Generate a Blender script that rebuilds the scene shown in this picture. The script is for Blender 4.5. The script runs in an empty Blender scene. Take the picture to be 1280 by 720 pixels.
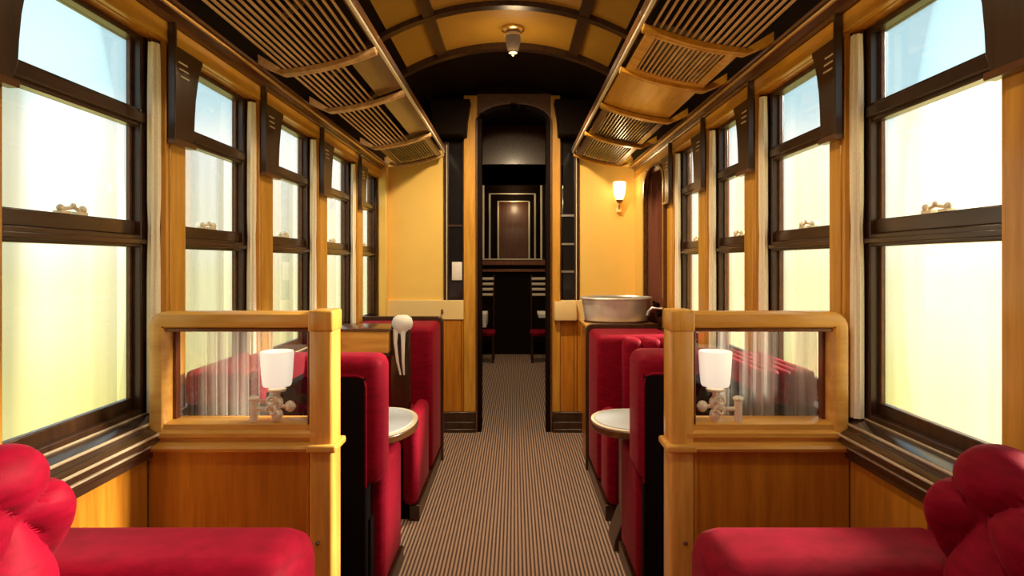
import bpy, bmesh, math, random
from mathutils import Vector, Matrix
random.seed(7)
S = bpy.context.scene
C = S.collection
PI = math.pi
CX = -0.055            # the car's long axis lies a little left of the camera
HW = 1.24              # half width of the saloon at the pilaster faces
def X(s, h): return CX + s*h

# ------------------------------------------------------------------ materials
def nt(name):
    m = bpy.data.materials.new(name); m.use_nodes = True
    n = m.node_tree; b = n.nodes['Principled BSDF']
    return m, n, b
def tex(n, scale, kind='ShaderNodeTexNoise', coord='Object', vec=(1,1,1), rot=(0,0,0)):
    tc = n.nodes.new('ShaderNodeTexCoord'); mp = n.nodes.new('ShaderNodeMapping')
    mp.inputs['Scale'].default_value = vec; mp.inputs['Rotation'].default_value = rot
    n.links.new(tc.outputs[coord], mp.inputs['Vector'])
    t = n.nodes.new(kind)
    if 'Scale' in t.inputs: t.inputs['Scale'].default_value = scale
    n.links.new(mp.outputs['Vector'], t.inputs['Vector'])
    return t
def ramp(n, src, stops):
    r = n.nodes.new('ShaderNodeValToRGB')
    while len(r.color_ramp.elements) < len(stops): r.color_ramp.elements.new(0.5)
    for e, (p, c) in zip(r.color_ramp.elements, stops):
        e.position = p; e.color = (*c, 1)
    n.links.new(src, r.inputs['Fac'])
    return r
def bump(n, b, src, strength, dist=0.01):
    k = n.nodes.new('ShaderNodeBump'); k.inputs['Strength'].default_value = strength
    k.inputs['Distance'].default_value = dist
    n.links.new(src, k.inputs['Height']); n.links.new(k.outputs['Normal'], b.inputs['Normal'])
def wood(name, dark, light, rough=0.3, grain=(14, 14, 1.2), coat=0.3, scale=2.2):
    m, n, b = nt(name)
    t = tex(n, scale, vec=grain); t.inputs['Detail'].default_value = 6; t.inputs['Roughness'].default_value = .6
    r = ramp(n, t.outputs['Fac'], [(0.3, dark), (0.7, light)])
    n.links.new(r.outputs['Color'], b.inputs['Base Color'])
    b.inputs['Roughness'].default_value = rough
    b.inputs['Coat Weight'].default_value = coat; b.inputs['Coat Roughness'].default_value = .15
    bump(n, b, t.outputs['Fac'], .08, .003)
    return m
def plain(name, col, rough=.5, metal=0, bumpy=0, bscale=60, var=.08, spec=None):
    m, n, b = nt(name)
    t = tex(n, bscale); t.inputs['Detail'].default_value = 3
    lo = tuple(c*(1-var) for c in col); hi = tuple(min(1, c*(1+var)) for c in col)
    r = ramp(n, t.outputs['Fac'], [(0.3, lo), (0.7, hi)])
    n.links.new(r.outputs['Color'], b.inputs['Base Color'])
    b.inputs['Roughness'].default_value = rough; b.inputs['Metallic'].default_value = metal
    if spec is not None: b.inputs['Specular IOR Level'].default_value = spec
    if bumpy: bump(n, b, t.outputs['Fac'], bumpy, .003)
    return m
M = {}
M['honey'] = wood('honey_wood', (.42,.140,.010), (.66,.26,.026), .30)
M['honey_h'] = wood('honey_wood_lengthwise', (.50,.215,.014), (.72,.36,.035), .32, grain=(14,1.0,14))
M['pil'] = wood('golden_oak_pilaster', (.50,.22,.022), (.74,.38,.055), .3)
M['frame'] = wood('golden_varnished_frame', (.64,.29,.045), (.88,.47,.10), .25, grain=(1.5,10,10))
M['frame_v'] = wood('golden_varnished_post', (.64,.29,.045), (.88,.47,.10), .25)
M['dark'] = wood('dark_walnut', (.024,.009,.0035), (.070,.027,.010), .32, coat=.15)
M['sill_glint'] = plain('sill_highlight_line', (.62,.48,.32), .25, .3)  # pale colour imitates the gloss highlights along the sill edges
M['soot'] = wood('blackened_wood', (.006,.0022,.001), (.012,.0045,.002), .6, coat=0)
M['sill'] = wood('polished_brown_sill', (.030,.014,.007), (.075,.038,.020), .22, grain=(14,1.0,14), coat=.6)
M['dark_h'] = wood('dark_walnut_lengthwise', (.024,.0095,.0045), (.072,.029,.011), .28, grain=(14,1.0,14), coat=.4)
M['mid'] = wood('brown_mahogany', (.08,.028,.008), (.17,.065,.018), .3, grain=(14,1.0,14))
M['slat'] = wood('rack_slat_wood', (.48,.26,.11), (.80,.50,.25), .3, coat=.1, grain=(14,1.0,14))
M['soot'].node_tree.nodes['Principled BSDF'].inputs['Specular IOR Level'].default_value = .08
M['red_wood'] = wood('red_brown_wood', (.12,.028,.006), (.24,.062,.012), .35)
M['yellow'] = plain('yellow_painted_panel', (.92,.60,.15), .38, var=.03, bscale=3)
M['cream_panel'] = plain('cream_yellow_dado', (.88,.64,.28), .4, var=.04, bscale=3)
M['vault'] = plain('ochre_painted_ceiling', (.50,.27,.035), .45, var=.06, bscale=4)
M['brass'] = plain('aged_brass', (.75,.55,.28), .28, 1, bumpy=.2, bscale=40)
M['pale_brass'] = plain('pale_polished_brass', (.93,.82,.62), .3, .2, bumpy=.3, bscale=50)
M['silver'] = plain('worn_silver', (.72,.69,.64), .34, .45, var=.15, bscale=9)
M['black'] = plain('black_fabric_board', (.007,.003,.003), .9, spec=.1)
M['white_top'] = plain('white_laminate', (.60,.66,.72), .22, var=.02)
M['cloth'] = plain('white_linen', (.86,.83,.77), .8, bumpy=.3, bscale=140, var=.03)
M['cream_cloth'] = plain('cream_curtain_cloth', (.92,.82,.62), .85, bumpy=.2, bscale=120, var=.05)
M['drape'] = plain('russet_drape_cloth', (.16,.035,.010), .75, bumpy=.3, bscale=90, var=.2)
M['glass_dark'] = plain('smoked_glass', (.012,.011,.012), .12)
M['switch'] = plain('pale_enamel', (.80,.72,.66), .4, var=.02)
M['steel'] = plain('grey_steel', (.5,.48,.46), .35, 1)

def velvet():
    m, n, b = nt('crimson_velvet')
    t = tex(n, 18, vec=(1,1,3)); t.inputs['Detail'].default_value = 4
    r = ramp(n, t.outputs['Fac'], [(0.25, (.19,.0005,.010)), (0.75, (.30,.002,.022))])
    n.links.new(r.outputs['Color'], b.inputs['Base Color'])
    b.inputs['Roughness'].default_value = .62
    b.inputs['Specular IOR Level'].default_value = .10
    b.inputs['Sheen Weight'].default_value = .10; b.inputs['Sheen Roughness'].default_value = .4
    b.inputs['Sheen Tint'].default_value = (1,.28,.34,1)
    t2 = tex(n, 260); bump(n, b, t2.outputs['Fac'], .25, .002)
    return m
M['velvet'] = velvet()
def carpet():
    m, n, b = nt('ribbed_brown_carpet')
    w = tex(n, 1/ .022/ 1.0, 'ShaderNodeTexWave'); w.bands_direction = 'X'; w.inputs['Scale'].default_value = 2*PI/20/.022
    w.inputs['Distortion'].default_value = .3; w.inputs['Detail'].default_value = 1; w.inputs['Detail Scale'].default_value = 3
    r = ramp(n, w.outputs['Fac'], [(0.15, (.13,.080,.062)), (0.75, (.57,.405,.325))])
    t = tex(n, 180); r2 = ramp(n, t.outputs['Fac'], [(.3,(.75,.75,.75)),(.7,(1.1,1.1,1.1))])
    mx = n.nodes.new('ShaderNodeMix'); mx.data_type = 'RGBA'; mx.blend_type = 'MULTIPLY'; mx.inputs['Factor'].default_value = 1
    n.links.new(r.outputs['Color'], mx.inputs[6]); n.links.new(r2.outputs['Color'], mx.inputs[7])
    n.links.new(mx.outputs[2], b.inputs['Base Color'])
    b.inputs['Roughness'].default_value = .9; b.inputs['Specular IOR Level'].default_value = .1
    bump(n, b, w.outputs['Fac'], .6, .004)
    return m
M['carpet'] = carpet()
def glass(name, rough=0.0, refl=.08, tint=(1,1,1)):
    m = bpy.data.materials.new(name); m.use_nodes = True; n = m.node_tree
    n.nodes.clear(); o = n.nodes.new('ShaderNodeOutputMaterial')
    tr = n.nodes.new('ShaderNodeBsdfTransparent'); tr.inputs['Color'].default_value = (*tint,1)
    g = n.nodes.new('ShaderNodeBsdfGlossy'); g.inputs['Roughness'].default_value = rough
    mx = n.nodes.new('ShaderNodeMixShader'); fr = n.nodes.new('ShaderNodeLayerWeight'); fr.inputs['Blend'].default_value = .15
    mm = n.nodes.new('ShaderNodeMath'); mm.operation = 'MULTIPLY_ADD'; mm.inputs[1].default_value = .5; mm.inputs[2].default_value = refl*.3
    n.links.new(fr.outputs['Fresnel'], mm.inputs[0]); n.links.new(mm.outputs[0], mx.inputs['Fac'])
    n.links.new(tr.outputs[0], mx.inputs[1]); n.links.new(g.outputs[0], mx.inputs[2]); n.links.new(mx.outputs[0], o.inputs['Surface'])
    return m
M['glass'] = glass('window_glass', refl=.03, tint=(.98,.99,.98))
M['screen_glass'] = glass('screen_glass', .02, .12)
def sheer(name, col, lo, hi, scale, vec, trans=.6):
    m = bpy.data.materials.new(name); m.use_nodes = True; n = m.node_tree
    n.nodes.clear(); o = n.nodes.new('ShaderNodeOutputMaterial')
    tr = n.nodes.new('ShaderNodeBsdfTransparent')
    d = n.nodes.new('ShaderNodeBsdfDiffuse'); d.inputs['Color'].default_value = (*col,1)
    tl = n.nodes.new('ShaderNodeBsdfTranslucent'); tl.inputs['Color'].default_value = (*col,1)
    a = n.nodes.new('ShaderNodeMixShader'); a.inputs['Fac'].default_value = trans
    n.links.new(d.outputs[0], a.inputs[1]); n.links.new(tl.outputs[0], a.inputs[2])
    t = tex(n, scale, vec=vec); t.inputs['Detail'].default_value = 2
    mr = n.nodes.new('ShaderNodeMapRange'); mr.inputs['From Min'].default_value = .35; mr.inputs['From Max'].default_value = .65
    mr.inputs['To Min'].default_value = lo; mr.inputs['To Max'].default_value = hi
    n.links.new(t.outputs['Fac'], mr.inputs['Value'])
    mx = n.nodes.new('ShaderNodeMixShader'); n.links.new(mr.outputs[0], mx.inputs['Fac'])
    n.links.new(tr.outputs[0], mx.inputs[1]); n.links.new(a.outputs[0], mx.inputs[2]); n.links.new(mx.outputs[0], o.inputs['Surface'])
    return m
M['net'] = sheer('net_curtain_cloth', (.56,.48,.30), .12, .75, 2.6, (.2,1.5,.05))
M['sheer'] = sheer('sheer_white_cloth', (.97,.92,.86), .08, .60, 9, (1.5,.3,.1), .5)
def glow(name, col, e, base=(.9,.85,.75)):
    m, n, b = nt(name)
    b.inputs['Base Color'].default_value = (*base,1); b.inputs['Roughness'].default_value = .35
    t = tex(n, 12); r = ramp(n, t.outputs['Fac'], [(.2, tuple(c*.93 for c in col)), (.8, col)])
    n.links.new(r.outputs['Color'], b.inputs['Emission Color']); b.inputs['Emission Strength'].default_value = e
    return m
M['opal'] = glow('opal_glass', (1,.88,.70), .42, (.93,.90,.82))
M['lit'] = glow('lit_frosted_glass', (1,.80,.45), 1.3)
M['dim'] = glow('dim_frosted_glass', (1,.72,.42), .03, (.22,.16,.11))

# ------------------------------------------------------------------ mesh helpers
def obj(name, bm, mat, parent=None, smooth=True, bevel=0, loc=None):
    me = bpy.data.meshes.new(name)
    bmesh.ops.recalc_face_normals(bm, faces=bm.faces)
    bm.to_mesh(me); bm.free()
    o = bpy.data.objects.new(name, me); C.objects.link(o)
    me.materials.append(mat)
    if smooth:
        for p in me.polygons: p.use_smooth = True
        try: me.set_sharp_from_angle(angle=math.radians(38))
        except Exception: pass
    if bevel:
        b = o.modifiers.new('bevel', 'BEVEL'); b.width = bevel; b.segments = 2; b.limit_method = 'ANGLE'; b.angle_limit = math.radians(50)
    if parent is not None: o.parent = parent; o.matrix_parent_inverse = parent.matrix_world.inverted() if False else Matrix.Translation(-parent.location)
    return o
def N(): return bmesh.new()
def box(bm, x0, x1, y0, y1, z0, z1):
    if x0 > x1: x0, x1 = x1, x0
    if y0 > y1: y0, y1 = y1, y0
    if z0 > z1: z0, z1 = z1, z0
    v = [bm.verts.new(p) for p in [(x0,y0,z0),(x1,y0,z0),(x1,y1,z0),(x0,y1,z0),(x0,y0,z1),(x1,y0,z1),(x1,y1,z1),(x0,y1,z1)]]
    for f in [(0,1,2,3),(4,5,6,7),(0,1,5,4),(1,2,6,5),(2,3,7,6),(3,0,4,7)]: bm.faces.new([v[i] for i in f])
    return bm
def rbox(bm, x0, x1, y0, y1, z0, z1, r, seg=5):
    t = bmesh.new(); box(t, x0, x1, y0, y1, z0, z1)
    bmesh.ops.bevel(t, geom=t.edges[:], offset=r, segments=seg, profile=.5, affect='EDGES')
    merge(bm, t); return bm
def merge(bm, t):
    me = bpy.data.meshes.new('tmp'); t.to_mesh(me); t.free(); bm.from_mesh(me); bpy.data.meshes.remove(me)
def prism(bm, pts, axis, a0, a1):
    """pts 2D polygon extruded along axis ('x','y','z')."""
    def P(p, a):
        return {'x': (a, p[0], p[1]), 'y': (p[0], a, p[1]), 'z': (p[0], p[1], a)}[axis]
    A = [bm.verts.new(P(p, a0)) for p in pts]; B = [bm.verts.new(P(p, a1)) for p in pts]
    bm.faces.new(A); bm.faces.new(B[::-1]); n = len(pts)
    for i in range(n): bm.faces.new([A[i], A[(i+1) % n], B[(i+1) % n], B[i]])
    return bm
def tube(bm, pts, r, n=10, caps=True):
    pts = [Vector(p) for p in pts]; rings = []
    for i, p in enumerate(pts):
        d = (pts[min(i+1, len(pts)-1)] - pts[max(i-1, 0)]).normalized()
        a = d.orthogonal().normalized() if i == 0 else (a - d*a.dot(d)).normalized()
        b = d.cross(a)
        rr = r[i] if isinstance(r, (list, tuple)) else r
        rings.append([bm.verts.new(p + (a*math.cos(2*PI*k/n) + b*math.sin(2*PI*k/n))*rr) for k in range(n)])
    for R0, R1 in zip(rings, rings[1:]):
        for k in range(n): bm.faces.new([R0[k], R0[(k+1) % n], R1[(k+1) % n], R1[k]])
    if caps: bm.faces.new(rings[0]); bm.faces.new(rings[-1][::-1])
    return bm
def lathe(bm, prof, c, n=28, sx=1, sy=1):
    """prof: (r,z) list, closed at ends when r==0."""
    rings = []
    for r, z in prof:
        if r == 0: rings.append([bm.verts.new((c[0], c[1], c[2]+z))])
        else: rings.append([bm.verts.new((c[0]+sx*r*math.cos(2*PI*k/n), c[1]+sy*r*math.sin(2*PI*k/n), c[2]+z)) for k in range(n)])
    for A, B in zip(rings, rings[1:]):
        for k in range(n):
            k2 = (k+1) % n
            if len(A) == 1 and len(B) == 1: continue
            if len(A) == 1: bm.faces.new([A[0], B[k], B[k2]])
            elif len(B) == 1: bm.faces.new([A[k], A[k2], B[0]])
            else: bm.faces.new([A[k], A[k2], B[k2], B[k]])
    return bm
def ball(bm, c, r, sc=(1,1,1), sub=2):
    t = bmesh.new(); bmesh.ops.create_icosphere(t, subdivisions=sub, radius=r)
    for v in t.verts: v.co = Vector((v.co.x*sc[0]+c[0], v.co.y*sc[1]+c[1], v.co.z*sc[2]+c[2]))
    merge(bm, t); return bm
def thing(name, label, cat, loc=(0,0,0), group=None):
    o = bpy.data.objects.new(name, None); C.objects.link(o); o.location = loc
    o.empty_display_size = .1
    o['label'] = label; o['category'] = cat
    if group: o['group'] = group
    return o
def tag(o, label, cat, group=None, kind=None):
    o['label'] = label; o['category'] = cat
    if group: o['group'] = group
    if kind: o['kind'] = kind
    return o
def struct(name, bm, mat, parent=None, label=None, **k):
    o = obj(name, bm, mat, parent, **k)
    if parent is None: o['kind'] = 'structure'
    if label: o['label'] = label
    return o
SIDE = {-1: 'left', 1: 'right'}

# ------------------------------------------------------------------ layout
Y0, YE = -.42, 6.13
PIL = {-1: [(.50,.64), (1.44,1.58), (2.32,2.46), (3.17,3.35), (4.13,4.32), (5.15,5.33)],
        1: [(.50,.63), (1.40,1.52), (2.24,2.35), (3.07,3.22), (3.85,4.02), (4.66,4.84)]}
Z_SILL, Z_GB, Z_MR0, Z_MR1, Z_TR0, Z_TR1, Z_GT = 1.09, 1.16, 1.705, 1.80, 2.14, 2.207, 2.452
Z_FR0, Z_FR1 = 2.475, 2.545

# floor, vestibule floor
struct('floor', box(N(), -1.6, 1.6, Y0-.1, 14.2, -.08, 0), M['carpet'], smooth=False)

# ------------------------------------------------------------------ side walls
wn = 0; tn = 0
def trim(bm, mat, label=None, **k):
    global tn; tn += 1
    return struct('trim_%d' % tn, bm, mat, label=label, **k)
win_label_no = {-1: ['behind the viewer','beside the viewer','second, beside the settee'], 1: []}
ordn = ['nearest in view','second from the viewer','third from the viewer','fourth from the viewer','farthest']
for s in (-1, 1):
    w = N()
    box(w, X(s,HW), X(s,HW+.14), Y0, YE, 0, 1.0)                      # dado
    box(w, X(s,HW+.02), X(s,HW+.14), Y0, YE, Z_GT+.02, Z_FR1+.03)
    edges = [(Y0-.05, Y0+.1)] + PIL[s]
    if s < 0: edges.append((YE-.05, YE))
    else: edges.append((5.62, YE))
    for a, b in edges: box(w, X(s,HW+.02), X(s,HW+.14), a, b, .98, 2.5)
    struct('wall_'+SIDE[s], w, M['honey'], smooth=False, label='honey wood side wall below the %s windows' % SIDE[s])
    # plank lines on the dado
    p = N()
    y = Y0+.1
    while y < YE-.1:
        box(p, X(s,HW-.004), X(s,HW+.003), y, y+.005, .16, .955); y += .42
    trim(p, M['mid'])
    struct('baseboard_'+SIDE[s], box(N(), X(s,HW-.02), X(s,HW+.01), Y0, YE, 0, .14), M['dark_h'], bevel=.004)
    # sill: three steps of dark moulding with thin pale lines standing in for highlights
    bd = N()
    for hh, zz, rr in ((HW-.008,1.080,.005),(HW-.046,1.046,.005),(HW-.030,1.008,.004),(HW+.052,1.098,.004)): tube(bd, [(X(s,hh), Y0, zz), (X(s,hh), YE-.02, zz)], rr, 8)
    trim(bd, M['sill_glint'], label='pale highlight lines added along the sill moulding')
    q = N()
    prof = [(HW+.10,1.10),(HW+.05,1.096),(HW+.02,1.092),(HW-.005,1.085),(HW-.012,1.075),(HW-.012,1.066),(HW-.032,1.058),(HW-.045,1.048),(HW-.045,1.022),(HW-.030,1.012),(HW-.028,.992),(HW-.018,.984),(HW-.018,.960),(HW+.02,.955),(HW+.10,.955)]
    prism(q, [(X(s,h), z) for h, z in prof], 'y', Y0, YE-.02)
    trim(q, M['sill'], bevel=.003, label='dark stepped sill moulding under the %s windows' % SIDE[s])
    # frieze and cornice
    f = N(); box(f, X(s,HW-.005), X(s,HW+.05), Y0, YE, Z_FR0, Z_FR1); trim(f, M['honey_h'], bevel=.004, label='golden frieze board over the %s windows' % SIDE[s])
    c = N(); prof = [(HW+.05,2.545),(HW-.012,2.545),(HW-.02,2.555),(HW-.02,2.566),(HW-.045,2.575),(HW-.05,2.588),(HW-.062,2.592),(HW-.062,2.606),(HW-.03,2.625),(HW+.05,2.64)]
    prism(c, [(X(s,h), z) for h, z in prof], 'y', Y0, YE-.02); trim(c, M['mid'], label='brown cornice moulding over the %s windows' % SIDE[s])
    c = N(); tube(c, [(X(s,HW-.055), Y0, 2.578), (X(s,HW-.055), YE-.02, 2.578)], .009, 8); trim(c, M['brass'], label='thin gilt bead on the %s cornice' % SIDE[s])
    # dark upper side wall above the rack
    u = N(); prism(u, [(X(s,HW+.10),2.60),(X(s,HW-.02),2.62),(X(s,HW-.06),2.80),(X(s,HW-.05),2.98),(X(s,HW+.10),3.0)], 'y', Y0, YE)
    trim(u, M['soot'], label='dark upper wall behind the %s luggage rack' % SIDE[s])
    # pilasters
    for i, (a, b) in enumerate(PIL[s]):
        g = N(); box(g, X(s,HW), X(s,HW+.12), a, b, 1.06, Z_FR0+.02)
        box(g, X(s,HW-.006), X(s,HW+.02), a+.018, b-.018, 1.10, 2.10)
        trim(g, M['pil'], bevel=.004, label='golden wood pilaster between the %s windows' % SIDE[s])
# corner posts at the far end
trim(box(N(), X(-1,HW+.02), X(-1,HW-.06), YE-.10, YE, 1.0, 2.6), M['yellow'], bevel=.01)
# the wall of the drape bay (right)
trim(box(N(), X(1,HW+.05), X(1,HW+.12), 4.84, 5.62, 1.0, 2.50), M['red_wood'])
trim(box(N(), X(1,HW), X(1,HW+.05), 5.62, YE, 1.0, 2.52), M['yellow'])

def corbel(s, a, b, where):
    t = thing('corbel', where, 'corbel', (X(s,HW-.02), (a+b)/2, 2.10), 'dark corbels between the windows')
    pts = [(a,2.11),(b,2.11),(b+.018,2.16),(b+.022,2.22),(b+.03,2.29),(b+.045,2.36),(b+.066,2.42),(b+.085,2.452),(b+.085,2.466),(a,2.466)]
    obj('bracket_body', prism(N(), pts, 'x', X(s,HW-.026), X(s,HW-.007)), M['dark'], t, bevel=.004)
    obj('edge_bead', box(N(), X(s,HW-.036), X(s,HW-.007), a-.003, a+.012, 2.10, 2.545), M['dark'], t, bevel=.003)
    obj('foot_bead', box(N(), X(s,HW-.040), X(s,HW-.007), a-.004, b+.006, 2.092, 2.112), M['mid'], t, bevel=.003)
    for k in range(3):
        obj('vent_slot', box(N(), X(s,HW-.029), X(s,HW-.025), (a+b)/2-.035+.006*k, (a+b)/2+.03+.006*k, 2.405-.025*k, 2.411-.025*k), M['pale_brass'], t)
nth = ['nearest','second','third','fourth','fifth']
for s in (-1, 1):
    vis = [p for p in PIL[s] if p[0] > 1.3]
    for i, (a, b) in enumerate(vis):
        corbel(s, a, b, 'dark curved wooden corbel topping the %s pilaster on the %s wall' % (nth[i], SIDE[s]))

def window(n, s, y0, y1, label):
    """double sash window with an upper light; y0..y1 clear between pilasters"""
    root = thing('window_%d' % n, label, 'window', (X(s,HW+.05), (y0+y1)/2, Z_SILL))
    root['kind'] = 'structure'
    st = .062; hi, ho = HW+.056, HW+.112
    f = N()
    box(f, X(s,hi), X(s,ho), y0, y0+st, Z_SILL, Z_FR0); box(f, X(s,hi), X(s,ho), y1-st, y1, Z_SILL, Z_FR0)
    box(f, X(s,hi), X(s,ho), y0+st, y1-st, Z_GT, Z_FR0); box(f, X(s,hi+.03), X(s,ho), y0+st, y1-st, Z_SILL, Z_GB)
    box(f, X(s,hi), X(s,hi+.03), y0+st, y1-st, Z_SILL, Z_SILL+.03)
    box(f, X(s,hi-.012), X(s,hi), y0+.018, y0+.036, Z_SILL, Z_FR0); box(f, X(s,hi-.012), X(s,hi), y1-.036, y1-.018, Z_SILL, Z_FR0)
    obj('window_frame', f, M['dark'], root, bevel=.004)
    obj('transom_rail', box(box(N(), X(s,hi+.005), X(s,ho-.01), y0+st, y1-st, Z_TR0, Z_TR1), X(s,hi-.006), X(s,hi+.005), y0+st-.02, y1-st+.02, Z_TR0+.015, Z_TR1-.012), M['dark_h'], root, bevel=.004)
    m = N(); box(m, X(s,hi), X(s,ho-.01), y0+st, y1-st, Z_MR0, Z_MR0+.045); box(m, X(s,hi+.018), X(s,ho-.01), y0+st, y1-st, Z_MR0+.045, Z_MR1)
    box(m, X(s,hi-.012), X(s,hi), y0+st-.02, y1-st+.02, Z_MR0+.010, Z_MR0+.030)
    obj('meeting_rail', m, M['dark_h'], root, bevel=.004)
    for z0, z1 in ((Z_GB,Z_MR0),(Z_MR1,Z_TR0),(Z_TR1,Z_GT)):
        # slim sash edges with a gilt inner line
        e = N(); g = HW+.090
        for ya in (y0+st, y1-st-.016): box(e, X(s,g-.003), X(s,g+.006), ya, ya+.012, z0, z1)
        obj('sash_edge', e, M['mid'], root)
        obj('pane', box(N(), X(s,g+.002), X(s,g+.006), y0+st+.010, y1-st-.010, z0, z1), M['glass'], root, smooth=False)
    l = N(); ym = (y0+y1)/2; zz = Z_MR1; hx = hi+.030
    box(l, X(s,hx-.010), X(s,hx+.018), ym-.06, ym-.02, zz, zz+.008); box(l, X(s,hx-.008), X(s,hx+.016), ym+.015, ym+.06, zz, zz+.010)
    tube(l, [(X(s,hx), ym-.05, zz+.012), (X(s,hx-.004), ym, zz+.022), (X(s,hx), ym+.03, zz+.014)], .006, 8)
    ball(l, (X(s,hx), ym-.052, zz+.016), .012); ball(l, (X(s,hx), ym+.045, zz+.018), .013); ball(l, (X(s,hx-.006), ym-.005, zz+.026), .009)
    obj('sash_lock', l, M['pale_brass'], root)
    return root
def net(s, y0, y1, label, grp):
    bm = N(); ny, nz = 60, 6; g = HW+.175; ph = random.random()*6
    rows = []
    for j in range(nz+1):
        z = 1.08 + (2.245-1.08)*j/nz
        rows.append([bm.verts.new((X(s, g + .012*math.sin(ph + i*.21) + .004*math.sin(i*.47+ph)), y0+(y1-y0)*i/ny, z)) for i in range(ny+1)])
    for a, b in zip(rows, rows[1:]):
        for i in range(ny): bm.faces.new([a[i], a[i+1], b[i+1], b[i]])
    o = obj('net_curtain', bm, M['net'])
    tag(o, label, 'curtain', grp)
def side_curtain(s, ya, label):
    """narrow gathered cream curtain against the near side of a pilaster"""
    bm = N(); n = 26; rings = []
    h0, h1 = HW+.006, HW+.052
    for j in range(15):
        z = 1.10 + (2.455-1.10)*j/14
        pinch = 1 - .25*math.exp(-((z-2.42)/.05)**2) - .18*math.exp(-((z-1.75)/.06)**2)
        ring = []
        for k in range(n):
            a = 2*PI*k/n; wv = 1 + .16*math.sin(a*7 + j*.15)
            hh = (h0+h1)/2 + (h1-h0)/2*math.cos(a)*wv*pinch*.85
            yy = ya-.028 + .022*math.sin(a)*wv*pinch
            ring.append(bm.verts.new((X(s,hh), yy, z)))
        rings.append(ring)
    for A, B in zip(rings, rings[1:]):
        for k in range(n): bm.faces.new([A[k], A[(k+1)%n], B[(k+1)%n], B[k]])
    bm.faces.new(rings[0]); bm.faces.new(rings[-1][::-1])
    o = obj('curtain', bm, M['cream_cloth'])
    tag(o, label, 'curtain', 'gathered cream curtains beside the pilasters')
for s in (-1, 1):
    bays = []
    P = [(Y0, Y0+.1)] + PIL[s] + ([(YE-.05, YE)] if s < 0 else [])
    for (a, b), (c, d) in zip(P, P[1:]): bays.append((b, c))
    names = ['beside the settee, nearest the viewer', 'over the settee arm', 'nearest beyond the settee arm', 'second, past the golden screen', 'third along the wall', 'fourth along the wall', 'last before the end wall']
    for i, (a, b) in enumerate(bays):
        wn += 1
        window(wn, s, a, b, 'dark framed sash window on the %s wall, %s' % (SIDE[s], names[i+ (0)]))
        if a > 1.3:
            net(s, a, b, 'pale net curtain behind the %s %s window' % (nth[[k for k,q in enumerate(bays) if q[0] > 1.3].index(i)], SIDE[s]), 'net curtains outside the sashes')
    for i, (a, b) in enumerate([p for p in PIL[s] if p[0] > 1.7]):
        side_curtain(s, a, 'gathered cream curtain against the %s pilaster in view on the %s wall' % (nth[i+1], SIDE[s]))

# brown drape over the last right-hand bay
bm = N(); n = 90; rows = []
for j in range(9):
    z = 1.12 + (2.42-1.12)*j/8
    rows.append([bm.verts.new((X(1, HW+.034 + .022*math.sin(i*1.25+.1*j) + .008*math.sin(i*.53)), 4.86+.74*i/n, z)) for i in range(n+1)])
for a, b in zip(rows, rows[1:]):
    for i in range(n): bm.faces.new([a[i], a[i+1], b[i+1], b[i]])
d = obj('drape', bm, M['drape']); d.modifiers.new('thick','SOLIDIFY').thickness = .004
tag(d, 'russet brown pleated drape closing the last bay of the right wall', 'curtain')
# arched wooden surround of that bay
bm = N()
for k in range(16):
    a0, a1 = PI*k/16, PI*(k+1)/16
    f = lambda a, r: (5.23 - r*math.cos(a)*.39/.39, 2.30 + .17*math.sin(a)*(r/.39))
    p = [f(a0,.39), f(a1,.39), f(a1,.35), f(a0,.35)]
    prism(bm, p, 'x', X(1,HW-.03), X(1,HW+.0))
box(bm, X(1,HW-.03), X(1,HW), 5.58, 5.62, 1.1, 2.30); box(bm, X(1,HW-.03), X(1,HW), 4.84, 4.88, 1.1, 2.30)
trim(bm, M['mid'], label='arched brown surround of the draped bay')

# ------------------------------------------------------------------ ceiling
def zc(h):                                                           # vault height above the axis offset
    R = 1.72
    return 3.40 - (R - math.sqrt(max(R*R - h*h, 0)))
def vault(y0, y1, mat, name, dz=0, th=.04, h0=-1.26, h1=1.26, n=40, **k):
    bm = N(); lo = []; up = []
    for i in range(n+1):
        h = h0 + (h1-h0)*i/n
        lo.append((CX+h, zc(h)-dz)); up.append((CX+h, zc(h)+th))
    A = [[bm.verts.new((x, y, z)) for x, z in lo] for y in (y0, y1)]
    B = [[bm.verts.new((x, y, z)) for x, z in up] for y in (y0, y1)]
    for i in range(n):
        bm.faces.new([A[0][i], A[0][i+1], A[1][i+1], A[1][i]]); bm.faces.new([B[0][i], B[1][i], B[1][i+1], B[0][i+1]])
        bm.faces.new([A[0][i], B[0][i], B[0][i+1], A[0][i+1]]); bm.faces.new([A[1][i], A[1][i+1], B[1][i+1], B[1][i]])
    bm.faces.new([A[0][0], A[1][0], B[1][0], B[0][0]]); bm.faces.new([A[0][n], B[0][n], B[1][n], A[1][n]])
    return struct(name, bm, mat, **k)
vault(Y0, 5.0, M['vault'], 'ceiling', h0=-.80, h1=.80, label='ochre barrel vaulted ceiling')
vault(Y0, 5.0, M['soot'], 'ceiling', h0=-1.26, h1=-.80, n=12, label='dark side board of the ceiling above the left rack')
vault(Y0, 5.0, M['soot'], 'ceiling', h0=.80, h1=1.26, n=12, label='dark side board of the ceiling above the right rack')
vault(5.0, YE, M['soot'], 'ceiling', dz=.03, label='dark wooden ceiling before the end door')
for y in (.40, 1.35, 2.30, 3.25, 4.20):
    tn += 1; vault(y-.035, y+.035, M['dark'], 'trim_%d' % tn, dz=.035, th=0, label='dark curved ceiling rib')
tn += 1; vault(4.96, 5.03, M['dark'], 'trim_%d' % tn, dz=.05, th=0)
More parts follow.
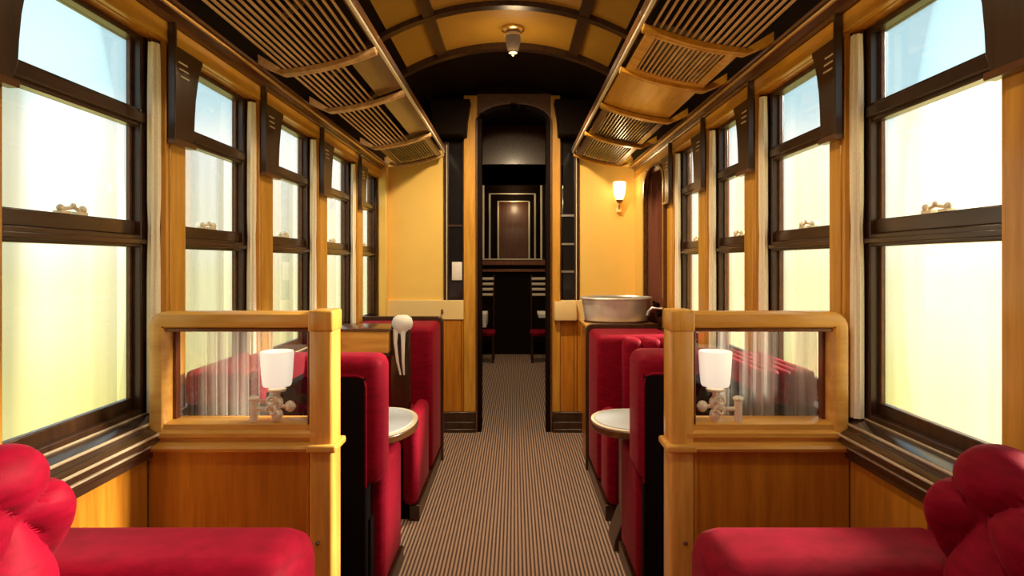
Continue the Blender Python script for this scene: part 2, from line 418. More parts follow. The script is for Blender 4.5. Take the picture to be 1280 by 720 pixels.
for h in (-.52, .52):
    z = zc(h)
    bm = N(); prism(bm, [(CX+h-.035, zc(h-.035*(1 if h>0 else 1))), (CX+h+.035, zc(h+.035)), (CX+h+.035, zc(h+.035)-.03), (CX+h-.035, zc(h-.035)-.03)], 'y', Y0, 5.0)
    trim(bm, M['dark'], label='long dark ceiling rib')
    # brass strap plates where ribs cross
def ceiling_light(y, label):
    t = thing('ceiling_light', label, 'lamp', (CX+.045, y, 3.40), 'ceiling lights along the crown')
    c = (CX+.045, y, 3.40)
    obj('ceiling_plate', lathe(N(), [(0,0),(.085,0),(.085,-.018),(.06,-.034),(0,-.034)], c), M['brass'], t)
    obj('lamp_glass', lathe(N(), [(0,-.03),(.052,-.034),(.058,-.05),(.056,-.10),(.044,-.16),(.03,-.178),(0,-.18)], c), M['dim'], t)
    obj('brass_ring', lathe(N(), [(.055,-.046),(.064,-.048),(.064,-.060),(.055,-.062)], c), M['pale_brass'], t)
    obj('finial', lathe(N(), [(0,-.175),(.03,-.177),(.032,-.186),(.012,-.192),(.010,-.205),(0,-.21)], c), M['pale_brass'], t)
ceiling_light(4.66, 'small tapered ceiling lamp on the crown before the dark ceiling')
ceiling_light(2.85, 'unseen ceiling lamp added on the crown nearer the viewer, above the frame')  # added above the frame to warm the interior
ceiling_light(1.0, 'unseen ceiling lamp added on the crown over the settees')  # added out of view to brighten surfaces turned to the camera
def plamp(loc, power, col=(1,.72,.38), r=.06):
    l = bpy.data.lights.new('lamp_fill_light', 'POINT'); l.energy = power; l.color = col; l.shadow_soft_size = r
    o = bpy.data.objects.new('lamp_fill_light', l); C.objects.link(o); o.location = loc
    return o
P_CEIL = 9
def spot(loc, power, tilt=0, col=(1,.78,.48), size=150):
    l = bpy.data.lights.new('lamp_fill_light', 'SPOT'); l.energy = power; l.color = col; l.shadow_soft_size = .06
    l.spot_size = math.radians(size); l.spot_blend = .8
    o = bpy.data.objects.new('lamp_fill_light', l); C.objects.link(o); o.location = loc; o.rotation_euler = (tilt, 0, 0)
spot((CX+.045, 4.66, 3.15), 110, .35); spot((CX+.045, 2.85, 3.15), 40, .25); spot((CX+.045, 1.0, 3.15), 30, .55)  # the two nearer spots are fill from the added lamps
plamp((CX+.045, 4.66, 3.10), 2.5); plamp((CX+.045, 2.85, 3.05), 2.5)  # the nearer point is fill from an added lamp too

# ------------------------------------------------------------------ luggage racks
def rack(s, y0, y1, style, label):
    y0 += .002; y1 -= .002
    zi, zo, hin, hout = 2.70, 2.59, .62, 1.07
    t = thing('luggage_rack', label, 'luggage rack', (X(s,HW-.05), (y0+y1)/2, 2.60), 'luggage racks under the vault')
    def pt(u, sag=.018): # u 0 inner .. 1 outer
        return hin+(hout-hin)*u, zi+(zo-zi)*u - sag*math.sin(PI*u)
    # rods
    obj('edge_rod', tube(N(), [(X(s,hin), y0, zi+.012), (X(s,hin), y1, zi+.012)], .011, 8), M['pale_brass'], t)
    obj('edge_board', box(N(), X(s,hin-.012), X(s,hin+.03), y0, y1, zi+.022, zi+.062), M['mid'], t, bevel=.004)
    # curved brackets at both ends
    for yb, nm in ((y0+.012, 'bracket'), (y1-.014, 'bracket')):
        b = N(); pts_lo = []; pts_up = []
        for k in range(13):
            u = k/12; h, z = pt(u)
            pts_lo.append((X(s,h), z-.030)); pts_up.append((X(s,h), z-.004))
        prism(b, pts_lo + pts_up[::-1], 'y', yb-.013, yb+.013)
        # arm carrying it to the wall
        prism(b, [(X(s,hout), zo-.03), (X(s,hout), zo-.004), (X(s,HW-.05), 2.66), (X(s,HW-.05), 2.61)], 'y', yb-.010, yb+.010)
        obj(nm, b, M['slat'] if s < 0 else M['honey_h'], t, bevel=.003)
    if style == 'slats' or style == 'wide':
        n = 15 if style == 'slats' else 9
        for k in range(n):
            u = .10+.88*k/(n-1) if style == 'slats' else .42+.55*k/(n-1)
            h, z = pt(u)
            bw = .0052
            obj('slat', box(N(), X(s,h-bw), X(s,h+bw), y0, y1, z-.003, z+.007), M['slat'], t, bevel=.003)
        if style == 'wide':
            b = N(); pr = [(X(s,pt(u)[0]), pt(u)[1]+.012) for u in (.02,.12,.22,.34)]
            prism(b, pr + [(x, z+.012) for x, z in pr[::-1]], 'y', y0+.02, y1-.02)
            obj('board', b, M['mid'], t)
    elif style in ('grille', 'mesh'):
        b = N()
        def strip(u0, u1, ya, yb, off, th=.014):
            us = [u0+(u1-u0)*i/8 for i in range(9)]
            lo = [(X(s,pt(u)[0]), pt(u)[1]+off) for u in us]
            prism(b, lo + [(x, z+th) for x, z in lo[::-1]], 'y', ya, yb)
        strip(.06,.16, y0+.02, y1-.02, -.012); strip(.88,.98, y0+.02, y1-.02, -.012)
        strip(.16,.88, y0+.02, y0+.07, -.012); strip(.16,.88, y1-.07, y1-.02, -.012)
        obj('grille_frame', b, M['frame'] if style == 'grille' else M['mid'], t, bevel=.003)
        n = 15
        for k in range(n):
            u = .19+.66*k/(n-1); h, z = pt(u)
            obj('slat', box(N(), X(s,h-.005), X(s,h+.005), y0+.06, y1-.06, z-.006, z+.006), M['slat'] if style == 'grille' else M['mid'], t, bevel=.002)
        if style == 'mesh':
            b = N(); yy = y0+.10
            while yy < y1-.08: strip(.18,.86, yy, yy+.012, .004, .006); yy += .055
            obj('cross_bars', b, M['mid'], t)
        b = N(); strip(.10,.95, y0+.02, y1-.02, .045, .008); obj('backing_board', b, M['dark'], t)
    else:
        b = N(); us = [i/12 for i in range(13)]
        lo = [(X(s,pt(.04+.94*u)[0]), pt(.04+.94*u)[1]) for u in us]
        prism(b, lo + [(x, z+.014) for x, z in lo[::-1]], 'y', y0+.02, y1-.02)
        obj('panel', b, M['honey_h'], t)
    return t
for i, (a, b, st, w) in enumerate([(.35,1.72,'slats','nearest to the viewer, over the settee'), (1.72,3.05,'slats','long slatted bay above the golden screen'), (3.05,3.81,'wide','short bay with a board along its inner edge'), (3.81,5.05,'wide','bay with fewer slats beyond the short bay'), (5.05,6.0,'mesh','last, against the end wall')]):
    rack(-1, a, b, st, 'slatted wooden luggage rack on the left, '+w)
for i, (a, b, st, w) in enumerate([(.35,1.60,'slats','nearest to the viewer, over the settee'), (1.60,2.75,'slats','long slatted bay above the golden screen'), (2.75,3.35,'grille','framed grille of close thin slats'), (3.35,4.10,'panel','plain solid golden panel'), (4.10,5.0,'mesh','cross barred grille past the plain panel'), (5.0,6.0,'mesh','last cross barred grille, against the end wall')]):
    rack(1, a, b, st, 'wooden luggage rack on the right, '+w)

# ------------------------------------------------------------------ end wall with the arched doorway
y = YE; DX0, DX1 = -.36, .35
w = N()
box(w, X(-1,HW+.05), -.69, y, y+.06, 1.28, 2.75); box(w, .64, X(1,HW+.05), y, y+.06, 1.28, 2.75)
struct('wall_far', w, M['yellow'], label='yellow panelled end wall', smooth=False)
w = N()
box(w, X(-1,HW+.05), -.70, y+.0, y+.06, 2.75, 3.05); box(w, .64, X(1,HW+.05), y, y+.06, 2.75, 3.05)
box(w, X(-1,HW+.05), X(1,HW+.05), y-.0, y+.06, 3.28, 3.6)
box(w, -.70, -.37, y, y+.06, 2.83, 3.3); box(w, .36, .64, y, y+.06, 2.83, 3.3)
box(w, X(-1,HW+.05), -.69, y, y+.06, 3.0, 3.3); box(w, .63, X(1,HW+.05), y, y+.06, 3.0, 3.3)
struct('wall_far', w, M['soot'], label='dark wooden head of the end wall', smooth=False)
# deep dark bosses either side of the door head
for sx in (-1, 1):
    cxp = -.62 if sx < 0 else .58
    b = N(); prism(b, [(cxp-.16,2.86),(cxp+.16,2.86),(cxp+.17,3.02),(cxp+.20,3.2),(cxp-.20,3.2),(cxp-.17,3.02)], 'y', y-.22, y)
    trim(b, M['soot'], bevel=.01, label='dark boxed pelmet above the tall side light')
# dado
w = N(); box(w, X(-1,HW), DX0-.05, y-.02, y+.06, .0, 1.09); box(w, DX1+.05, X(1,HW), y-.02, y+.06, .0, 1.09)
struct('wall_far', w, M['honey'], label='honey wood dado of the end wall', smooth=False)
w = N(); box(w, X(-1,HW), DX0-.05, y-.035, y+.06, 1.09, 1.28); box(w, DX1+.05, X(1,HW), y-.035, y+.06, 1.09, 1.28)
trim(w, M['cream_panel'], bevel=.006, label='pale band across the end wall')
w = N()
for a, b_ in ((X(-1,HW), DX0-.02), (DX1+.02, X(1,HW))):
    box(w, a, b_, y-.07, y, 0, .10); box(w, a, b_, y-.05, y, .10, .19); box(w, a, b_, y-.09, y-.0, 0, .035)
struct('baseboard_far', w, M['dark'], bevel=.006)
# vertical seams on the dado
w = N(); 
for xx in (-.52, .58, .61): box(w, xx, xx+.006, y-.024, y, .19, 1.09)
trim(w, M['mid'])
# golden posts beside the door, dark tall side lights
for a, b_, nm in ((-.495, -.365, 'left'), (.355, .448, 'right')):
    trim(box(N(), a, b_, y-.045, y+.06, .19 if False else 0.19, 3.28), M['pil'], bevel=.006, label='golden door post, %s' % nm)
for a, b_, nm, n_ in ((-.676, -.495, 'left', 'left'), (.448, .62, 'right', 'right')):
    wn += 1
    t = thing('window_%d' % wn, 'tall narrow dark side light %s of the arched doorway' % nm, 'window', ((a+b_)/2, y, 1.28)); t['kind'] = 'structure'
    obj('pane', box(N(), a+.03, b_-.01, y+.0, y+.02, 1.28, 2.83), M['glass_dark'], t)
    f = N()
    if nm == 'left': box(f, a-.014, a+.03, y-.03, y+.05, 1.28, 2.83); box(f, b_-.012, b_, y-.03, y+.05, 1.28, 2.83)
    else: box(f, b_-.035, b_+.014, y-.03, y+.05, 1.28, 2.83); box(f, a, a+.012, y-.03, y+.05, 1.28, 2.83)
    obj('window_frame', f, M['dark'], t, bevel=.004)
    g = N(); xx = a+.012 if nm == 'left' else b_-.018
    box(g, xx, xx+.007, y-.036, y-.028, 1.28, 2.80)
    obj('gilt_line', g, M['pale_brass'], t)
    if nm == 'right':
        for zz in (1.55, 1.82, 2.1): obj('glazing_bar', box(N(), a+.012, b_-.035, y-.012, y+.0, zz, zz+.02), M['steel'], t)
    else:
        obj('glazing_bar', box(N(), a+.03, b_-.012, y-.012, y, 2.0, 2.02), M['dark'], t)
sw = obj('wall_plate', rbox(N(), -.612, -.512, y-.03, y-.001, 1.475, 1.655, .006, 2), M['switch']); tag(sw, 'pale rectangular enamel plate on the dark left side light', 'wall plate')
# knob on the pale band
kb = thing('latch', 'tiny dark latch on the pale band left of the doorway', 'latch', (-.705, y-.04, 1.17))
obj('latch_plate', box(N(), -.715, -.695, y-.042, y-.035, 1.15, 1.19), M['mid'], kb); obj('knob', ball(N(), (-.703, y-.05, 1.16), .012), M['mid'], kb)
# door lining with arched head
dn = thing('door_1', 'dark arched doorway in the middle of the end wall', 'doorway', (0, y, 0)); dn['kind'] = 'structure'
def arch(r_in_x, z_spring, rise, th, ya, yb, mat, parent, name, z0=0):
    cxd = (DX0+DX1)/2; bm = N(); n = 24; inner = []; outer = []
    for k in range(n+1):
        a = PI*k/n
        inner.append((cxd - r_in_x*math.cos(a), z_spring + rise*math.sin(a)))
        outer.append((cxd - (r_in_x+th)*math.cos(a), z_spring + (rise+th)*math.sin(a)))
    inner = [(cxd-r_in_x, z0)] + inner + [(cxd+r_in_x, z0)]; outer = [(cxd-r_in_x-th, z0)] + outer + [(cxd+r_in_x+th, z0)]
    for i in range(len(inner)-1):
        prism(bm, [inner[i], inner[i+1], outer[i+1], outer[i]], 'y', ya, yb)
    bmesh.ops.remove_doubles(bm, verts=bm.verts, dist=.0005)
    return obj(name, bm, mat, parent)
arch(.315, 3.02, .13, .045, y-.06, y+.14, M['soot'], dn, 'door_frame')
arch(.355, 3.02, .17, .014, y-.075, y-.045, M['mid'], dn, 'frame_bead')
# spandrel panel over the arch
bm = N(); n = 24; cxd = (DX0+DX1)/2
for k in range(n):
    a0, a1 = PI*k/n, PI*(k+1)/n
    p0 = (cxd-.36*math.cos(a0), 3.02+.17*math.sin(a0)); p1 = (cxd-.36*math.cos(a1), 3.02+.17*math.sin(a1))
    prism(bm, [p0, p1, (p1[0], 3.30), (p0[0], 3.30)], 'y', y-.02, y+.04)
trim(bm, M['mid'], label='brown panel above the arched doorway')

# sconce on the right yellow panel
sc = thing('wall_sconce', 'lit glass wall lamp on the right yellow panel of the end wall', 'lamp', (1.02, y, 2.15))
obj('backplate', lathe(N(), [(0,0),(.028,0),(.03,.02),(.022,.05),(0,.05)], (1.02, y-.03, 2.14)), M['cream_panel'], sc)
obj('bracket', tube(N(), [(1.02, y-.002, 2.16), (1.02, y-.05, 2.17), (1.02, y-.075, 2.20), (1.02, y-.075, 2.24)], .012), M['brass'], sc)
obj('cup', lathe(N(), [(0,0),(.02,0),(.032,.02),(.036,.032),(0,.034)], (1.02, y-.075, 2.225)), M['mid'], sc)
obj('lamp_shade', lathe(N(), [(0,0),(.034,.002),(.050,.05),(.060,.11),(.062,.17),(.055,.178),(0,.178)], (1.02, y-.075, 2.255)), M['lit'], sc)
plamp((1.02, y-.20, 2.36), 1.2, (1,.75,.4), .05)

# ------------------------------------------------------------------ dining saloon beyond the door
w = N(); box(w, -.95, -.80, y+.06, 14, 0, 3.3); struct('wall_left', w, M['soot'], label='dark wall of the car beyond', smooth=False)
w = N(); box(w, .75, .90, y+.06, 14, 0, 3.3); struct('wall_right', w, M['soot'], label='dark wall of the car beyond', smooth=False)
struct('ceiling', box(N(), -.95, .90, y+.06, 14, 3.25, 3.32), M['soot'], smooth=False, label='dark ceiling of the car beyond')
struct('wall_far', box(N(), -.95, .9, 13.9, 14.0, 0, 3.3), M['red_wood'], label='red brown end panel of the car beyond', smooth=False)
trim(box(N(), -.80, .75, 7.3, 7.36, 2.80, 3.25), M['mid'], label='brown header board beyond the doorway')
trim(box(N(), -.80, .75, 8.6, 8.66, 2.72, 3.25), M['soot'], label='dark header board deeper beyond the doorway')
def portal(yp, x0, x1, z0, z1, mats, label, rail=True):
    t = thing('door_frame', label, 'partition', ((x0+x1)/2, yp, 0), 'partitions in the car beyond')
    b = N(); box(b, -.80, x0, yp, yp+.08, 0, 3.25); box(b, x1, .75, yp, yp+.08, 0, 3.25); box(b, x0, x1, yp, yp+.08, z1, 3.25)
    if z0 > 0: box(b, x0, x1, yp, yp+.08, 0, z0)
    obj('panelling', b, M['soot'], t)
    f = N(); e = .035
    box(f, x0, x0+e, yp-.02, yp+.02, z0, z1); box(f, x1-e, x1, yp-.02, yp+.02, z0, z1); box(f, x0, x1, yp-.02, yp+.02, z1-.02, z1)
    obj('frame_moulding', f, mats, t, bevel=.003)
    return t
M['ivory'] = plain('ivory_paint', (.80,.70,.55), .4, var=.05)
t = portal(11.2, -.575, .50, 1.72, 3.06, M['ivory'], 'dark partition with an ivory framed opening in the car beyond')
obj('sill_rail', box(box(N(), -.62, .55, 11.12, 11.2, 1.60, 1.70), -.62, .55, 11.1, 11.2, 1.48, 1.53), M['red_wood'], t, bevel=.006)
obj('top_line', box(N(), -.575, .5, 11.10, 11.12, 1.70, 1.715), M['pale_brass'], t)
portal(12.2, -.50, .42, 1.5, 3.00, M['ivory'], 'second ivory framed opening, behind the first in the car beyond')
portal(13.2, -.36, .33, 1.2, 2.95, M['pale_brass'], 'innermost gilt framed opening in the car beyond')
def ladder_chair(x, yc, label, seatmat):
    t = thing('dining_chair', label, 'chair', (x, yc, 0), 'ladder back chairs in the car beyond')
    for sx in (-.17, .17):
        obj('leg', tube(N(), [(x+sx, yc-.18, 0), (x+sx, yc-.18, .46)], .018), M['dark'], t)
        obj('leg', tube(N(), [(x+sx, yc+.18, 0), (x+sx, yc+.18, .5), (x+sx, yc+.22, 1.44)], .018), M['dark'], t)
    obj('seat', rbox(N(), x-.2, x+.2, yc-.2, yc+.2, .44, .52, .03, 3), seatmat, t)
    for k in range(4): obj('back_slat', rbox(N(), x-.17, x+.17, yc+.195, yc+.215, 1.08+.09*k, 1.125+.09*k, .008, 2), M['ivory'], t)
ladder_chair(-.52, 10.4, 'ladder back dining chair with ivory slats, left beyond the doorway', M['velvet'])
ladder_chair(.46, 10.4, 'ladder back dining chair with ivory slats, right beyond the doorway', M['velvet'])
def far_table(x0, x1, yc, label):
    t = thing('dining_table', label, 'table', ((x0+x1)/2, yc, 0), 'tables in the car beyond')
    obj('tabletop', rbox(N(), x0, x1, yc-.3, yc+.3, .86, .89, .008, 2), M['dark'], t)
    obj('leg', box(N(), (x0+x1)/2-.04, (x0+x1)/2+.04, yc-.1, yc+.1, 0, .86), M['dark'], t)
    c = obj('tablecloth', rbox(N(), x0-.01, x1+.01, yc-.31, yc+.31, .70 if x0 < 0 else .84, .896, .008, 2), M['cloth'])
    tag(c, 'white cloth over the '+('left' if x0 < 0 else 'right')+' table seen beyond the doorway', 'tablecloth', 'cloths in the car beyond')
far_table(-.79, -.42, 9.4, 'dark small table under a white cloth, left beyond the doorway')
far_table(.36, .74, 9.4, 'dark small table under a white cloth, right beyond the doorway')
al = bpy.data.lights.new('saloon_fill','AREA'); al.energy = 10; al.size = .5; al.color = (1,.7,.4)  # fill light added under the ceiling, with no fixture
o = bpy.data.objects.new('saloon_fill', al); C.objects.link(o); o.location = (0, 9.6, 3.2)
plamp((0, 10.3, 3.1), 9); plamp((0, 11.8, 3.1), 5); plamp((0, 12.8, 2.9), 5); plamp((0, 13.6, 2.9), 1.5)  # unseen fill points added to brighten the framed openings

# unseen rear wall, set close and dark to cut light on camera-facing surfaces
struct('wall_near', box(N(), -1.5, 1.4, Y0-.1, Y0, 0, 3.5), M['mid'], smooth=False, label='dark wall drawn close behind the viewer to cut light')

# ------------------------------------------------------------------ golden screens with glass, lamps
def screen(s, xin):
    yf = 2.19; yb = 2.30; xo = X(s, HW-.002)
    t = thing('glazed_screen', 'golden wooden screen with a glass pane, standing on the %s of the aisle' % SIDE[s], 'partition', ((xin+xo)/2, 2.24, 0), 'golden glazed screens')
    pw = .085
    xi2 = xin + s*pw
    lo, hi = sorted((xin, xo))
    obj('aisle_post', rbox(N(), xin, xi2, yf, yb, 0, 1.47, .012, 3), M['frame_v'], t)
    obj('post_cap', rbox(N(), xin-s*.003, xi2+s*.003, yf-.005, yb+.005, 1.405, 1.482, .010, 3), M['frame_v'], t)
    # top rail with rounded outer corner sweeping into the wall side stile
    path = [(xi2-s*.01, 1.445)] + [(xo-s*(.025+.03), 1.445)]
    for k in range(1, 7):
        a = PI/2*k/6; path.append((xo - s*(.055) + s*.025*math.sin(a), 1.445-.025*(1-math.cos(a))))
    path.append((xo-s*.030, 1.03))
    b = N(); V = []
    for i, (px, pz) in enumerate(path):
        a_ = Vector((path[max(i-1,0)][0], path[max(i-1,0)][1])); c_ = Vector((path[min(i+1,len(path)-1)][0], path[min(i+1,len(path)-1)][1]))
        d = (c_-a_).normalized(); nn = Vector((-d.y, d.x)); hw = .032
        ring = []
        for q in range(12):
            an = 2*PI*q/12; cu = math.copysign(abs(math.cos(an))**.6, math.cos(an)); su = math.copysign(abs(math.sin(an))**.6, math.sin(an))
            ring.append(b.verts.new((px+nn.x*hw*cu, (yf+yb)/2+.055*su, pz+nn.y*hw*cu)))
        V.append(ring)
    for A, B in zip(V, V[1:]):
        for q in range(12): b.faces.new([A[q], A[(q+1)%12], B[(q+1)%12], B[q]])
    b.faces.new(V[0]); b.faces.new(V[-1][::-1])
    obj('top_rail', b, M['frame'], t)
    # inner bead round the glass
    b = N(); gx0, gx1 = xi2, xo-s*.062
    box(b, gx1, gx1-s*.012, yb-.05, yb-.02, 1.07, 1.415); box(b, gx0, gx0+s*.008, yf+.012, yb-.01, 1.07, 1.415); box(b, gx0, gx1, yf+.012, yb-.01, 1.405, 1.416)
    obj('glazing_bead', b, M['red_wood'], t, bevel=.003)
    # bottom rail: three stepped mouldings
    b = N(); prof = [(yf+.03,1.085),(yf+.012,1.078),(yf+.012,1.058),(yf-.002,1.050),(yf-.002,1.035),(yf+.012,1.026),(yf+.012,1.018),(yf-.014,1.010),(yf-.02,1.0),(yf-.014,.988),(yf+.01,.980),(yb,.980),(yb,1.085)]
    prism(b, prof, 'x', xin+s*.06, xo); obj('bottom_rail', b, M['frame'], t)
    b = N(); rbox(b, xin-s*.016, xi2+s*.004, yf-.022, yb+.01, .985, 1.012, .008, 3); obj('post_collar', b, M['frame'], t)
    obj('lower_panel', box(N(), xin+s*.08, xo+s*.035, yf+.015, yb-.02, .02, .985), M['honey'], t, smooth=False)
    obj('panel_bead', box(N(), xi2, xi2+s*.012, yf+.004, yf+.016, .02, .985), M['honey'], t)
    obj('plinth', box(N(), xin+s*.08, xo+s*.03, yf, yb, 0, .10), M['dark'], t, bevel=.004)
    obj('pane', box(N(), gx0, gx1, yb-.018, yb-.013, 1.075, 1.412), M['screen_glass'], t, smooth=False)
    obj('screw', ball(N(), (xin+s*.052, yf-.001, .665), .008), M['mid'], t)
    return t
XI = {-1: -.638, 1: .548}
screen(-1, XI[-1]); screen(1, XI[1])
def screen_lamp(s, xc):
    yl = 2.222; zb = 1.085; t = thing('screen_lamp', 'white opal glass lamp on a scrolled brass bracket on the %s glazed screen' % SIDE[s], 'lamp', (xc, yl, zb), 'opal lamps on the screens')
    obj('lamp_shade', lathe(N(), [(0,0),(.030,.0),(.046,.004),(.050,.012),(.0535,.05),(.0575,.124),(.055,.128),(.052,.122),(.047,.02),(0,.016)], (xc, yl, 1.207), 36), M['opal'], t)
    b = N(); ball(b, (xc, yl, 1.108), .026, (.8,.8,.95)); ball(b, (xc, yl, 1.15), .022, (1,.9,1.2)); tube(b, [(xc, yl, 1.085), (xc, yl, 1.205)], .011)
    lathe(b, [(0,0),(.03,0),(.032,.008),(.016,.016),(0,.016)], (xc, yl, 1.192))
    for q in range(14):
        pass
    sp = [(xc - s*(-.012) + .022*math.cos(a)*s*-1*(1-a/9), yl-.02, 1.158+.022*math.sin(a)*(1-a/9)) for a in [k*.45 for k in range(15)]]
    tube(b, sp, .006, 8)
    sp = [(xc + s*.012 - .020*math.cos(a)*(1-a/9), yl-.02, 1.125+.022*math.sin(a)*(1-a/9)) for a in [k*.45 for k in range(15)]]
    tube(b, sp, .0055, 8)
    obj('scroll_body', b, M['pale_brass'], t)
    b = N(); x2 = xc - s*.046 ; # key on the aisle side
    ball(b, (x2, yl, 1.138), .020, (1,.7,1.05)); ball(b, (x2-s*.012, yl, 1.138), .010); tube(b, [(xc, yl, 1.138), (x2, yl, 1.138)], .007)
    obj('key', b, M['pale_brass'], t)
    xa = xc + s*.082
    b = N(); tube(b, [(xc, yl, 1.128), (xa, yl, 1.128)], .008)
    if s < 0: tube(b, [(xc, yl, 1.158), (xa, yl, 1.158)], .004)
    obj('arm', b, M['pale_brass'], t)
    b = N(); tube(b, [(xa, yl, 1.083), (xa, yl, 1.165)], [.013,.015], 12); ball(b, (xa, yl, 1.165), .020, (1,1,.55)); 
    obj('foot_post', b, M['pale_brass'], t)
screen_lamp(-1, -.845); screen_lamp(1, .715)

# sheer cloth hung behind each screen's pane on the wall side
def screen_sheer(s, x0, x1, label):
    bm = N(); n = 90; rows = []; yy = 2.335
    for j in range(7):
        z = 1.075 + .335*j/6
        rows.append([bm.verts.new((x0+(x1-x0)*i/n, yy + .012*math.sin(i*.62)*(1-.3*j/6), z)) for i in range(n+1)])
    for a, b in zip(rows, rows[1:]):
        for i in range(n): bm.faces.new([a[i], a[i+1], b[i+1], b[i]])
    o = obj('sheer_curtain', bm, M['sheer']); tag(o, label, 'curtain', 'sheer curtains behind the screens')
screen_sheer(-1, -1.25, -.90, 'sheer white pleated cloth behind the glass of the left screen')
screen_sheer(1, .76, 1.13, 'sheer white pleated cloth behind the glass of the right screen')

# ------------------------------------------------------------------ dining seats and tables
def shaped(bm_parts, name, mat, parent): return obj(name, bm_parts, mat, parent)
def channel_back(bm, x0, x1, y0, y1, z0, z1, n):
    """rounded upright flutes"""
    w = (x1-x0)/n
    for k in range(n): rbox(bm, x0+w*k+.002, x0+w*(k+1)-.002, y0, y1, z0, z1, min(abs(w)*.35,.05), 5)
def seat_away(s, xa, y, lab, th, ins, ye):
    """seat whose back is turned to the viewer; y: rear of its back"""
    xw = X(s, HW-.03)
    t = thing('carriage_seat', lab, 'seat', ((xa+xw)/2, y+.4, 0), 'crimson seats turned away from the viewer')
    b = N(); rbox(b, xa, xw, y, y+th, .62, 1.215, .055, 6); obj('backrest', b, M['velvet'], t)
    obj('back_panel', rbox(N(), xa+s*ins, xw, y-.012, y+.05, .03, 1.125, .008, 2), M['black'], t)
    obj('edge_piping', tube(N(), [(xa+s*ins, y-.006, .62), (xa+s*ins, y-.006, 1.08), (xa+s*(ins+.01), y-.006, 1.12), (xa+s*(ins+.04), y-.006, 1.13), (xw, y-.006, 1.13)], .006, 8), M['velvet'], t)
    b = N(); rbox(b, xa+s*.01, xa+s*.09, y+.12, ye, .09, .68, .035, 5); obj('side_panel', b, M['velvet'], t)
    obj('side_rail', box(N(), xa+s*.075, xa+s*.11, y+.02, ye, .05, .62), M['black'], t)
    b = N(); rbox(b, xa+s*.09, xw, y+.16, ye+.02, .44, .58, .05, 5); obj('seat_cushion', b, M['velvet'], t)
    obj('base', box(N(), xa+s*.06, xw, y+.05, ye-.04, .0, .45), M['black'], t)
    obj('plinth', box(N(), xa+s*.0, xa+s*.07, y+.10, ye, 0, .09), M['dark'], t, bevel=.004)
    # fluted wing of the back next to the wall
    xf = .93 if s > 0 else -.96
    x0, x1 = sorted((xf, xw)); b = N(); channel_back(b, x0, x1, 2.385, y+.02, 1.10, 1.235, 5); obj('fluted_roll', b, M['velvet'], t)
    b = N(); channel_back(b, x0, x1, 2.395, y+.02, .10, 1.165, 5); obj('fluted_panel', b, M['soot'], t)
    return t
seat_away(-1, -.61, 2.86, 'crimson velvet seat with black rear panel, just behind the left screen', .22, .07, 3.44)
seat_away(1, .585, 2.92, 'crimson velvet seat with black rear panel, just behind the right screen', .30, .02, 3.50)
def seat_facing(s, xa, yf, yb, wing, lab, zt=1.20):
    """seat facing the viewer, front at yf, rear of back at yb"""
    xw = X(s, HW-.03)
    t = thing('carriage_seat', lab, 'seat', ((xa+xw)/2, (yf+yb)/2, 0), 'crimson seats facing the viewer')
    yk = yb-.62
    b = N(); rbox(b, xa, xw, yk+.02, yb-.05, .10, zt-.03, .045, 6); obj('backrest', b, M['velvet'], t)
    b = N(); x0, x1 = sorted((xa+s*wing, xw)); channel_back(b, x0, x1, yk-.09, yk+.10, .58, zt-.035, 3); obj('back_cushion', b, M['velvet'], t)
    b = N(); rbox(b, xa+s*.005, xa+s*.10, yf, yk-.10, .10, .67, .045, 6); obj('side_panel', b, M['velvet'], t)
    b = N(); rbox(b, xa+s*.09, xw, yf+.02, yk+.04, .44, .60, .05, 5); obj('seat_cushion', b, M['velvet'], t)
    obj('base', box(N(), xa+s*.04, xw, yf+.06, yb-.08, 0, .45), M['black'], t)
    # dark wooden shell round the back
    pr = [(xa-s*.018, 0), (xa-s*.018, zt-.05)] + [(xa-s*.018+s*.05*(1-math.cos(a)), zt-.05+.05*math.sin(a)) for a in [PI/2*k/5 for k in range(1,6)]] + [(xw, zt), (xw, 0)]
    b = N(); prism(b, pr, 'y', yb-.05, yb); obj('rear_shell', b, M['dark'], t, bevel=.006)
    obj('plinth', box(N(), xa-s*.004, xa+s*.06, yf+.03, yb-.05, 0, .10), M['dark'], t, bevel=.004)
    return t
seat_facing(-1, -.61, 3.95, 5.24, .16, 'crimson velvet seat facing the viewer on the left, before the end wall')
seat_facing(1, .585, 3.95, 5.00, .17, 'crimson velvet seat facing the viewer on the right, in front of the silver basin', 1.16)
def wall_table(s, tip, y0, y1, lab):
    xw = X(s, HW-.02); z = .775; r = (y1-y0)/2; yc = (y0+y1)/2
    t = thing('table', lab, 'table', ((tip+xw)/2, yc, 0), 'round ended tables between the seats')
    def outline(g):
        pts = [(xw, y0+g)]
        ex = .26
        for k in range(17):
            a = -PI/2 + PI*k/16
            cu = abs(math.cos(a))**.75
            pts.append((tip + s*ex + s*g - s*ex*cu, yc + (r-g)*math.sin(a)))
        pts.append((xw, y1-g)); return pts
    obj('table_edge', prism(N(), outline(0), 'z', z-.045, z-.004), M['mid'], t, bevel=.008)
    obj('brass_edging', prism(N(), outline(.004), 'z', z-.006, z+.0), M['pale_brass'], t)
    obj('tabletop', prism(N(), outline(.028), 'z', z-.002, z+.004), M['white_top'], t, smooth=False)
    xl = tip + s*.20
    obj('leg', box(N(), xl, xl+s*.05, yc+.1, yc+.26, .0, z-.04), M['dark'], t, bevel=.006)
    obj('foot', prism(N(), [(xl-s*.06,0),(xl+s*.16,0),(xl+s*.16,.19),(xl-s*.0,.19),(xl-s*.05,.06)], 'y', yc+.08, yc+.30), M['dark'], t, bevel=.006)
    return t
wall_table(-1, -.535, 3.10, 3.78, 'white topped round ended table between the left seats')
